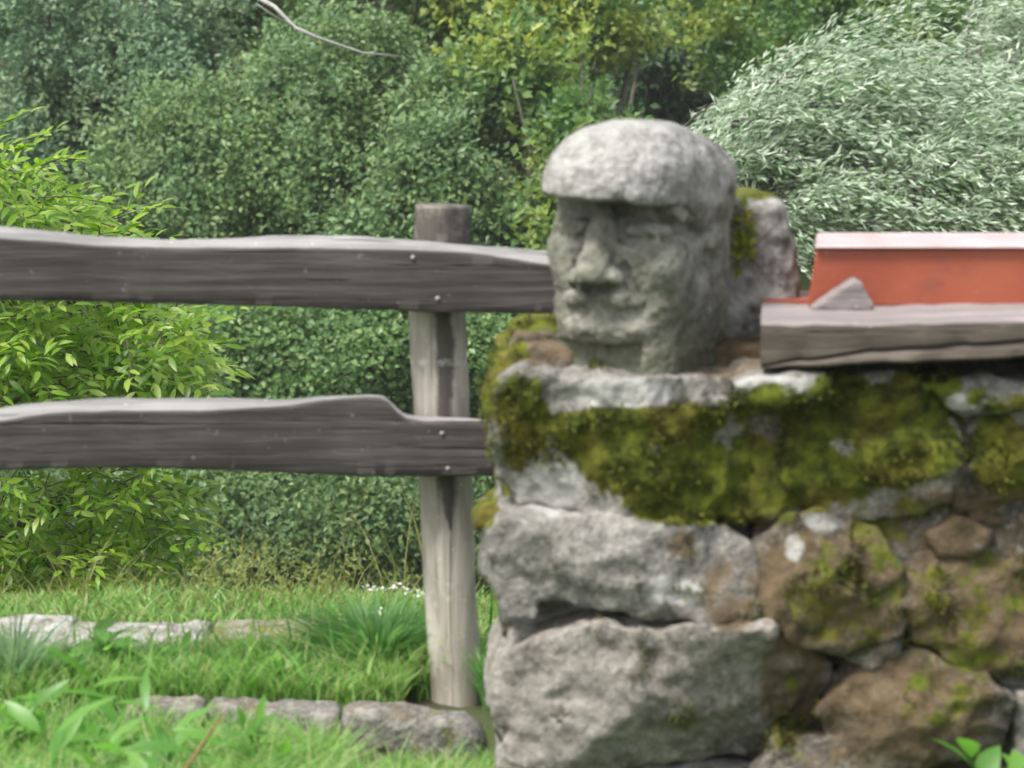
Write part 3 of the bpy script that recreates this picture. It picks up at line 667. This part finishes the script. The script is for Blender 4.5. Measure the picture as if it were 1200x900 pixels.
tussock(15, 760, 5.95, 260, .2, .12, 'bluish grass tuft at the left edge in front of the slab', leaf_mat('bluish grass', [(.14, .24, .11), (.22, .32, .17)], .35, .4))
tussock(578, 805, 5.9, 220, .16, .04, 'narrow grass tuft between the fence post and the wall end')
tussock(705, 930, 4.9, 60, .1, .06, 'sparse grass tuft under the largest bottom boulder')
def leafy(px, py, Yv, n, hh, ll, lw, label, name='leafy_weed', mat=M_weed, spread=.06, nstem=5):
    b = W(px, py, Yv); b[2] = float(terrain(b[0], b[1])); o = thing(name, label, 'weed', b)
    a = rng.uniform(0, 2*np.pi, nstem); tips = np.stack([np.cos(a)*spread, np.sin(a)*spread, hh * rng.uniform(.7, 1.05, nstem)], 1)
    parts = [tube([np.array([0, 0, -.01]), tp * np.array([.35, .35, .5]), tp], [.003, .0025, .0012], 5) for tp in tips]
    sv, sf = join(parts); mesh_obj('stem', sv, sf, M_weed, o)
    k = rng.integers(0, nstem, n); t = rng.uniform(.2, 1, n); P = tips[k] * np.stack([t, t, t], 1)
    aa = rng.uniform(0, 2*np.pi, n); D = np.stack([np.cos(aa), np.sin(aa), rng.uniform(-.1, 1.5, n)], 1); Nn = np.stack([rng.normal(0, .3, n), rng.normal(-.3, .3, n), np.ones(n)], 1)
    lv, lf = leaves(P, D, Nn, rng.uniform(.7, 1.15, n) * ll, rng.uniform(.8, 1.1, n) * lw, .2, .3, 'near')
    mesh_obj('leaves', lv, lf, mat, o)
leafy(45, 930, 4.75, 18, .22, .10, .032, 'broad leaved weed in the bottom left corner', spread=.12)
leafy(215, 945, 5.2, 24, .17, .09, .02, 'tall narrow leaved weed growing against the middle kerb stone')
leafy(95, 900, 5.3, 22, .2, .09, .026, 'tall leafy weed left of the short dark kerb stone', spread=.08)
leafy(320, 920, 5.35, 24, .15, .08, .02, 'narrow leaved weed hiding the middle kerb stone front')
leafy(20, 860, 5.5, 24, .16, .07, .022, 'pale leafy weed by the left edge in front of the slabs')
leafy(150, 935, 4.9, 22, .12, .08, .03, 'low bright weed beside the dry red stem')
leafy(375, 940, 4.8, 22, .12, .08, .045, 'broad bright leaves under the middle kerb stone')
leafy(555, 935, 4.8, 22, .11, .09, .05, 'broad bright leaves beside the wall foot')
leafy(150, 790, 6.0, 40, .10, .06, .03, 'leafy weed in front of the pinkish slab')
leafy(1185, 945, 4.86, 34, .17, .075, .035, 'bright leafy weed at the foot of the wall in the right corner')
leafy(1085, 950, 4.88, 16, .08, .05, .02, 'small weed under the brown bottom stone')
for q in range(11):
    leafy(rng.uniform(60, 400), rng.uniform(785, 812), 5.95, 18, rng.uniform(.05, .09), .045, .018, 'low leafy weed in the grass between the kerb stones and the slabs', spread=.05)
for o_ in [o for o in COL.objects if o.get('label', '').startswith('low leafy weed in the grass between')]: o_['group'] = 'low weeds between kerb and slabs'
# dry stem
b = W(150, 915, 4.9); b[2] = float(terrain(b[0], b[1])); p2 = W(262, 836, 5.0)
t, tf = tube([b, (b*.6 + p2*.4) + (0, 0, .015), p2], [.004, .0035, .0015], 6)
o = mesh_obj('dry_stem', t - b, tf, M_stem); o.location = [float(q) for q in b]; tag(o, 'reddish dry plant stem slanting across the front grass', 'stem')
# white flowering plants
for q, (px, py, Yv, lab) in enumerate([(440, 690, 6.62, 'white flower cluster furthest left beside the tussock'), (468, 690, 6.65, 'white flower cluster standing over the tussock next to the post'), (488, 697, 6.6, 'white flower cluster touching the left side of the post'),
                                       (567, 612, 6.4, 'tall white flower in the gap between post and wall'), (441, 718, 6.5, 'low white flower cluster on the edge of the tussock')]):
    tip = W(px, py, Yv); b = np.array([tip[0] + .01, tip[1], float(terrain(tip[0], tip[1]))]); o = thing('white_flower', lab, 'flower', b, 'white flowers behind the tussock')
    t, tf = tube([np.zeros(3), (tip - b) * .5 + (.01, 0, 0), tip - b], [.003, .0025, .002], 5); mesh_obj('stem', t, tf, M_weed, o)
    n = 16; P = tip - b + rng.normal(0, 1, (n, 3)) * np.array([.010, .010, .004])
    lv, lf = leaves(P, np.stack([rng.normal(0, 1, n), rng.normal(0, 1, n), rng.uniform(0, .5, n)], 1), np.stack([rng.normal(0, .3, n), rng.normal(0, .3, n), np.ones(n)], 1), rng.uniform(.006, .011, n), rng.uniform(.005, .008, n))
    mesh_obj('flower_head', lv, lf, M_flower, o)

# ------------------------------------------------------------------ trees and bushes
def branchy(base, lobes, r0, nl=3, mat=M_bark):
    """trunk with limbs reaching into the lobes (list of centre, radii)"""
    parts = []; top = np.mean([l[0] for l in lobes], 0)
    mid = base + (top - base) * .5 + rng.normal(0, .08, 3)
    parts.append(tube([base - (0, 0, .2), base + (mid - base) * .5 + rng.normal(0, .04, 3), mid, top], [r0 * 1.2, r0, r0 * .8, r0 * .45], 9))
    for c, rr in lobes:
        for q in range(nl):
            e = c + unit(rng.normal(0, 1, 3)) * np.array(rr) * .8; s = base + (mid - base) * rng.uniform(.5, 1.0)
            m = (s + e) / 2 + rng.normal(0, .12, 3); parts.append(tube([s, m, e], [r0 * .4, r0 * .25, r0 * .07], 6))
    return join(parts)
def crown(lobes, ncl, per, L, asp, spread=.16, up=.35, deep=.4):
    """clusters of leaves through the outer part of each lobe, leaving gaps"""
    vols = np.array([np.prod(np.array(r)) ** (2/3) for c, r in lobes]); pick = rng.choice(len(lobes), ncl, p=vols / vols.sum())
    C = np.array([l[0] for l in lobes])[pick]; Rr = np.array([l[1] for l in lobes])[pick]
    d = unit(rng.normal(0, 1, (ncl, 3))); rad = 1 - deep * rng.uniform(0, 1, ncl) ** 1.4
    P = C + d * Rr * rad[:, None] * (1 + .34 * fb(C + d * Rr, 1.4, 3, 6))[:, None]
    k = fb(P, 1.7, 3, 14) + rng.uniform(-.25, .25, ncl) > -.24; P, d = P[k], d[k]; m = len(P)
    tw = unit(d + np.array([0, -.25, up]) + rng.normal(0, .45, (m, 3)))
    T = np.repeat(tw, per, 0); Q = np.repeat(P, per, 0); n = len(Q); tt = rng.uniform(-.5, 1, n)
    Q = Q + T * (tt * spread)[:, None] + rng.normal(0, spread * .28, (n, 3))
    D = unit(T * .6 + rng.normal(0, .7, (n, 3))); Nn = unit(np.array([0, -.45, .8]) + np.repeat(d, per, 0) * .5 + rng.normal(0, .42, (n, 3)))
    l = rng.uniform(.5, 1.4, n) * L
    return leaves(Q, D, Nn, l, l * asp)
def tree(name, label, cat, pxbase, Yb, lobes_px, ncl, per, L, asp, mat, r0=.07, bark=M_bark, grp=None, spread=.16, up=.35, deep=.4):
    lobes = []
    for (px, py, rx, ry, Yv) in lobes_px:
        s = K * Yv; lobes.append((W(px, py, Yv), (rx * s, max(rx, ry) * s * .75, ry * s)))
    bx = (pxbase - 600) * K * Yb; base = np.array([bx, Yb, float(terrain(bx, Yb))])
    o = thing(name, label, cat, base, grp)
    v, f = branchy(base, lobes, r0, 3, bark); mesh_obj('trunk', v - base, f, bark, o)
    v, f = crown(lobes, ncl, per, L, asp, spread, up, deep); mesh_obj('crown', v - base, f, mat, o, smooth=False)
    return o, base
ML_dark = leaf_mat('dark oak leaves', [(0.057, 0.12, 0.041), (0.091, 0.168, 0.053), (0.138, 0.216, 0.07), (0.207, 0.288, 0.098)], .3, .5, patch=((.08, .16, .06), (.17, .26, .11)), pscale=1.7, spec=.5)
ML_mid = leaf_mat('mid green leaves', [(0.062, 0.132, 0.04), (0.103, 0.192, 0.058), (0.152, 0.252, 0.075), (0.221, 0.312, 0.107)], .35, .5, patch=((.09, .18, .06), (.18, .28, .11)), pscale=1.9, spec=.5)
ML_grey = leaf_mat('grey green leaves', [(0.06, 0.126, 0.066), (0.096, 0.18, 0.096), (0.156, 0.252, 0.132), (0.24, 0.336, 0.204)], .3, .5, patch=((.10, .17, .07), (.22, .29, .14)), pscale=1.5, spec=.5)
ML_yel = leaf_mat('yellowing hazel leaves', [(.055, .13, .035), (.09, .18, .045), (.14, .23, .055)], .4, .45, patch=((.16, .24, .04), (.36, .38, .06)), pscale=1.3, spec=.5)
ML_deep = leaf_mat('shaded wood leaves', [(0.036, 0.078, 0.042), (0.066, 0.126, 0.06), (0.102, 0.18, 0.084)], .25, .5)
ML_will = leaf_mat('willow leaves', [(.09, .17, .065), (.13, .22, .09), (.18, .27, .13)], .3, .4, back=((.32, .40, .27), (.60, .67, .54)), patch=((.06, .13, .05), (.14, .22, .08)), pscale=1.6, spec=.4)
ML_ash = leaf_mat('ash leaflets', [(.07, .16, .015), (.12, .23, .02), (.17, .29, .025), (.22, .33, .04), (.28, .37, .08)], .45, .4, spec=.5)
G1 = 'bushes and trees across the hollow'
tree('oak_bush', 'dense dark green rounded bush behind the middle of the upper rail', 'bush', 360, 25.5, [(300,190,170,130,25.5),(430,240,130,90,25),(220,290,120,120,25.2),(340,360,150,120,25.4),(400,90,110,70,26)], 5220, 18, 0.05, .6, ML_dark, grp=G1)
tree('oak_bush', 'dark green bush with pale leaf tips straight behind the fence post top', 'bush', 540, 24.5, [(540,215,110,90,24.5),(600,290,80,80,24.5),(480,290,80,70,24.4),(560,130,90,60,25)], 3190, 18, 0.052, .6, ML_dark, grp=G1)
tree('oak_bush', 'brighter green round leaved bush seen between the two rails', 'bush', 420, 23, [(330,420,140,75,23),(480,410,110,70,23.2),(600,420,80,70,23.4),(260,470,100,60,23)], 3915, 18, 0.046, .75, ML_mid, grp=G1)
tree('oak_bush', 'shaded dark bush below the lower rail left of the post', 'bush', 380, 22.5, [(300,620,130,75,22.6),(450,610,110,80,22.4),(570,600,90,90,22.4),(200,640,100,70,22.4),(60,600,130,110,22.8),(-100,560,150,130,23)], 5200, 18, 0.049, .5, ML_dark, grp=G1)
o, tb = tree('leafy_tree', 'grey green tree filling the upper left corner', 'tree', 60, 27, [(60,60,170,120,27),(180,120,120,100,26.6),(0,180,130,110,26.6),(90,-90,200,110,27.5),(200,10,110,80,27)], 5220, 18, 0.052, .55, ML_grey, .1, grp=G1)
o, tb = tree('hazel_tree', 'yellowing tree with bright yellow green leaf sprays left of the carved head', 'tree', 640, 24.6, [(655,110,75,70,24.2),(600,70,70,40,24.8),(680,185,60,60,24.2),(650,262,40,40,23.9),(680,20,100,60,26),(660,-90,150,80,27)], 1500, 16, .068, .7, ML_yel, .09, grp=G1, deep=.3)
o, tb = tree('hazel_tree', 'pale green tree with a bare grey branch at the top centre left', 'tree', 430, 28, [(430,50,140,90,28),(520,10,120,80,28),(340,10,120,70,27.6),(430,-90,200,100,28.5)], 2300, 16, .068, .65, ML_yel, .1, grp=G1)
pts = [W(290,-10,25.0), W(322,8,24.9), W(345,32,24.8), W(372,44,24.8), W(425,62,24.9), W(470,66,25.0)]
v, f = tube(pts, [.018, .016, .014, .012, .009, .005], 7); v2, f2 = tube([W(345,32,24.8), W(320,18,24.7), W(300,4,24.6)], [.009, .007, .004], 6); v, f = join([(v, f), (v2, f2)])
mesh_obj('bare_branch', v - tb, f, M_palebark, o)
tree('hazel_tree', 'yellow green tree behind the top of the silvery willow', 'tree', 960, 29, [(930,40,100,70,28.5),(1040,50,110,80,28.5),(900,0,120,60,29),(1000,-60,190,80,29.5),(1100,20,90,80,29)], 2300, 16, .068, .65, ML_yel, .1, grp=G1)
tree('leafy_tree', 'dark shaded tree behind the carved head with thin bare trunks', 'tree', 800, 31, [(790,30,120,70,31),(840,100,90,80,31.2),(740,120,90,80,31),(800,-90,190,90,31.5),(720,220,120,90,30.5)], 1500, 14, .085, .55, ML_deep, .1, grp=G1)
tree('leafy_tree', 'deep green tall tree standing high behind the pale green tree', 'tree', 500, 33, [(480,-20,190,110,33),(350,20,160,130,33.5),(600,30,170,150,33.5),(480,200,200,130,33),(500,-190,220,130,34)], 1800, 14, .09, .55, ML_deep, .13, grp=G1)
tree('leafy_tree', 'deep green tall tree high behind the grey green corner tree', 'tree', 80, 34, [(100,0,220,150,34),(60,200,200,140,33.5),(250,120,170,150,34),(120,-190,220,130,35)], 1700, 14, .09, .55, ML_deep, .13, grp=G1)
tree('leafy_tree', 'deep green tall tree high behind the willows on the right', 'tree', 1100, 34, [(1100,20,220,150,34),(1000,130,200,140,33.5),(1250,120,170,150,34),(1100,-180,220,130,35)], 1700, 14, .09, .55, ML_deep, .13, grp=G1)
tree('leafy_tree', 'mid green tree beyond the left edge of the view', 'tree', -330, 27, [(-300,120,200,160,27),(-200,330,170,150,26.5),(-400,-80,200,130,27.5),(-420,300,180,160,27)], 1500, 14, .09, .55, ML_mid, .1, grp=G1)
tree('leafy_tree', 'mid green tree beyond the right edge of the view', 'tree', 1550, 27, [(1520,120,200,160,27),(1420,330,170,150,26.5),(1600,-80,200,130,27.5),(1650,300,180,160,27)], 1500, 14, .09, .55, ML_mid, .1, grp=G1)
# silvery willows: arching wands bent over by the wind
def willow(label, pxb, Yb, regions, nbr, L=.062, per=60, bend=(1, 0, -.75)):
    bx = (pxb - 600) * K * Yb; base = np.array([bx, Yb, float(terrain(bx, Yb))]); o = thing('willow', label, 'tree', base, G1)
    tr = []; Ps, Ds = [], []
    nb = max(8, nbr // 14); bundles = []
    for q in range(nb):
        px, py, rx, ry = regions[rng.integers(len(regions))]; a, r = rng.uniform(0, 2*np.pi), math.sqrt(rng.uniform(0, 1))
        bundles.append((W(px + rx * r * math.cos(a), py + ry * r * math.sin(a), Yb + rng.uniform(-.9, .9)), unit(np.array([rng.normal(.65, .25), rng.normal(-.15, .3), rng.normal(.48, .28)])), rng.uniform(.5, 1.25)))
    for q in range(nbr):
        bc, bd, bl = bundles[q % nb]
        s = bc + rng.normal(0, 1, 3) * np.array([.09, .10, .05]); d0 = unit(bd + rng.normal(0, .13, 3)); ln = bl * rng.uniform(.7, 1.15)
        t = np.linspace(0, 1, 6)[:, None]; line = s + d0 * t * ln + np.array(bend) * t ** 2 * ln * rng.uniform(.4, .9)
        if q % 9 == 0: tr.append(tube(line, np.linspace(.008, .002, 6), 4))
        if q % 22 == 0: m = (s + base) / 2 + rng.normal(0, .2, 3); tr.append(tube([base - (0, 0, .1), m, s], [.05, .03, .008], 6))
        u = rng.uniform(0, 1, per); k = np.minimum((u * 5).astype(int), 4); fr = (u * 5 - k)[:, None]
        P = line[k] * (1 - fr) + line[k + 1] * fr; Ps.append(P + rng.normal(0, .016, (per, 3))); Ds.append(unit(line[k + 1] - line[k]) + rng.normal(0, .38, (per, 3)))
    P, D = np.concatenate(Ps), np.concatenate(Ds); n = len(P)
    v, f = join(tr); mesh_obj('trunk', v - base, f, M_bark, o)
    Nn = np.stack([rng.normal(.2, .7, n), rng.normal(.2, .8, n), rng.normal(.2, .8, n)], 1); l = rng.uniform(.7, 1.2, n) * L
    v, f = leaves(P, D, Nn, l, l * .24); mesh_obj('crown', v - base, f, ML_will, o, smooth=False)
willow('silvery windblown willow bush behind the standing stone and the red box', 960, 20, [(900,120,45,40),(885,170,70,60),(960,180,110,75),(1060,190,120,75),(900,245,80,60),(1130,200,90,60),(830,185,40,50),(1010,260,140,50),(1180,240,100,60),(860,200,40,60)], 1500)
willow('silvery willow in the upper right corner', 1190, 23.5, [(1180,60,60,70),(1230,20,90,80),(1210,130,60,60),(1280,120,90,90)], 700)
# ash tree close behind the fence on the left
def ash():
    Yb = 9.2; bx = (-40 - 600) * K * Yb; base = np.array([bx, Yb, float(terrain(bx, Yb))])
    o = thing('ash_tree', 'bright yellow green ash sapling with feathery leaves behind the left end of the fence', 'tree', base)
    tr = [tube([base - (0, 0, .1), W(-30, 600, 9.2), W(-20, 350, 9.2), W(5, 230, 9.2)], [.05, .04, .03, .012], 9)]
    for (a, b) in [((-25, 640), (118, 548)), ((-25, 420), (150, 340)), ((-20, 330), (120, 230)), ((-28, 480), (190, 420)), ((-28, 660), (150, 640)), ((-30, 560), (60, 500))]:
        s, e = W(*a, 9.2), W(*b, 9.0 + rng.uniform(-.2, .2)); tr.append(tube([s, (s + e) / 2 + rng.normal(0, .02, 3), e], [.015, .011, .004], 7))
    regs = [(20,220,75,58,1.3),(10,270,95,60,1.4),(120,270,70,28,.6),(80,390,130,55,1.8),(30,420,110,60,1.2),(190,400,60,45,1.1),(215,425,35,28,.6),(90,630,110,85,2.0),(160,640,70,60,1.1),(40,680,110,40,1.1),(190,570,40,22,.5),(-90,350,110,220,2.2),(-80,600,110,110,1.2)]
    wts = np.array([q[4] for q in regs]); n = 1500
    k = rng.choice(len(regs), n, p=wts / wts.sum()); Rg = np.array(regs)[k]
    a, r = rng.uniform(0, 2*np.pi, n), np.sqrt(rng.uniform(0, 1, n)); Yv = 9.1 + rng.uniform(-.55, .5, n)
    Ps, Ds, Ns, Ls = [], [], [], []
    for q in range(n):
        s = W(Rg[q, 0] + Rg[q, 2]*r[q]*math.cos(a[q]) - 38, Rg[q, 1] + Rg[q, 3]*r[q]*math.sin(a[q]), Yv[q])
        d = unit(np.array([rng.normal(.45, .6), rng.normal(-.45, .5), rng.normal(.0, .45)])); nn = unit(np.array([rng.normal(0, .3), rng.normal(-.4, .3), 1.]) ); sd = unit(np.cross(d, nn)); nn = np.cross(sd, d)
        ln = rng.uniform(.13, .22)
        for t in (.25, .45, .62, .8):
            for sg in (-1, 1):
                Ps.append(s + d * ln * t - nn * .05 * t * t); Ds.append(d * .65 + sd * sg * .8 + rng.normal(0, .13, 3)); Ns.append(nn + rng.normal(0, .4, 3)); Ls.append(rng.uniform(.034, .056))
        Ps.append(s + d * ln - nn * .05); Ds.append(d - nn * .3); Ns.append(nn); Ls.append(rng.uniform(.04, .058))
        if q % 2 == 0: tr.append(tube([s, s + d * ln * .5 - nn * .0125, s + d * ln - nn * .05], [.002, .0016, .001], 4))
    Ls = np.array(Ls); v, f = join(tr); mesh_obj('trunk', v - base, f, M_bark, o)
    v, f = leaves(np.array(Ps), np.array(Ds), np.array(Ns), Ls, Ls * .31, .2, .25, 'near'); mesh_obj('crown', v - base, f, ML_ash, o)
ash()

# ------------------------------------------------------------------ added haze volume, veils the dark background like lens glare
hz = np.array([(x, y, z) for z in (-6.0, 16.0) for y in (-3.0, 60.0) for x in (-40.0, 40.0)])
hm = bpy.data.materials.new('glare_haze'); hm.use_nodes = True; ht = hm.node_tree; ht.nodes.clear()
ho = ht.nodes.new('ShaderNodeOutputMaterial'); hv = ht.nodes.new('ShaderNodeVolumePrincipled')
hv.inputs['Color'].default_value = (.97, .98, 1, 1); hv.inputs['Density'].default_value = .0008; hv.inputs['Anisotropy'].default_value = .1
ht.links.new(hv.outputs[0], ho.inputs['Volume'])
tag(mesh_obj('haze', hz, np.array([[0,2,3,1],[4,5,7,6],[0,1,5,4],[2,6,7,3],[0,4,6,2],[1,3,7,5]]), hm, smooth=False), 'added thin haze veiling the dark trees like lens glare', 'haze', kind='stuff')
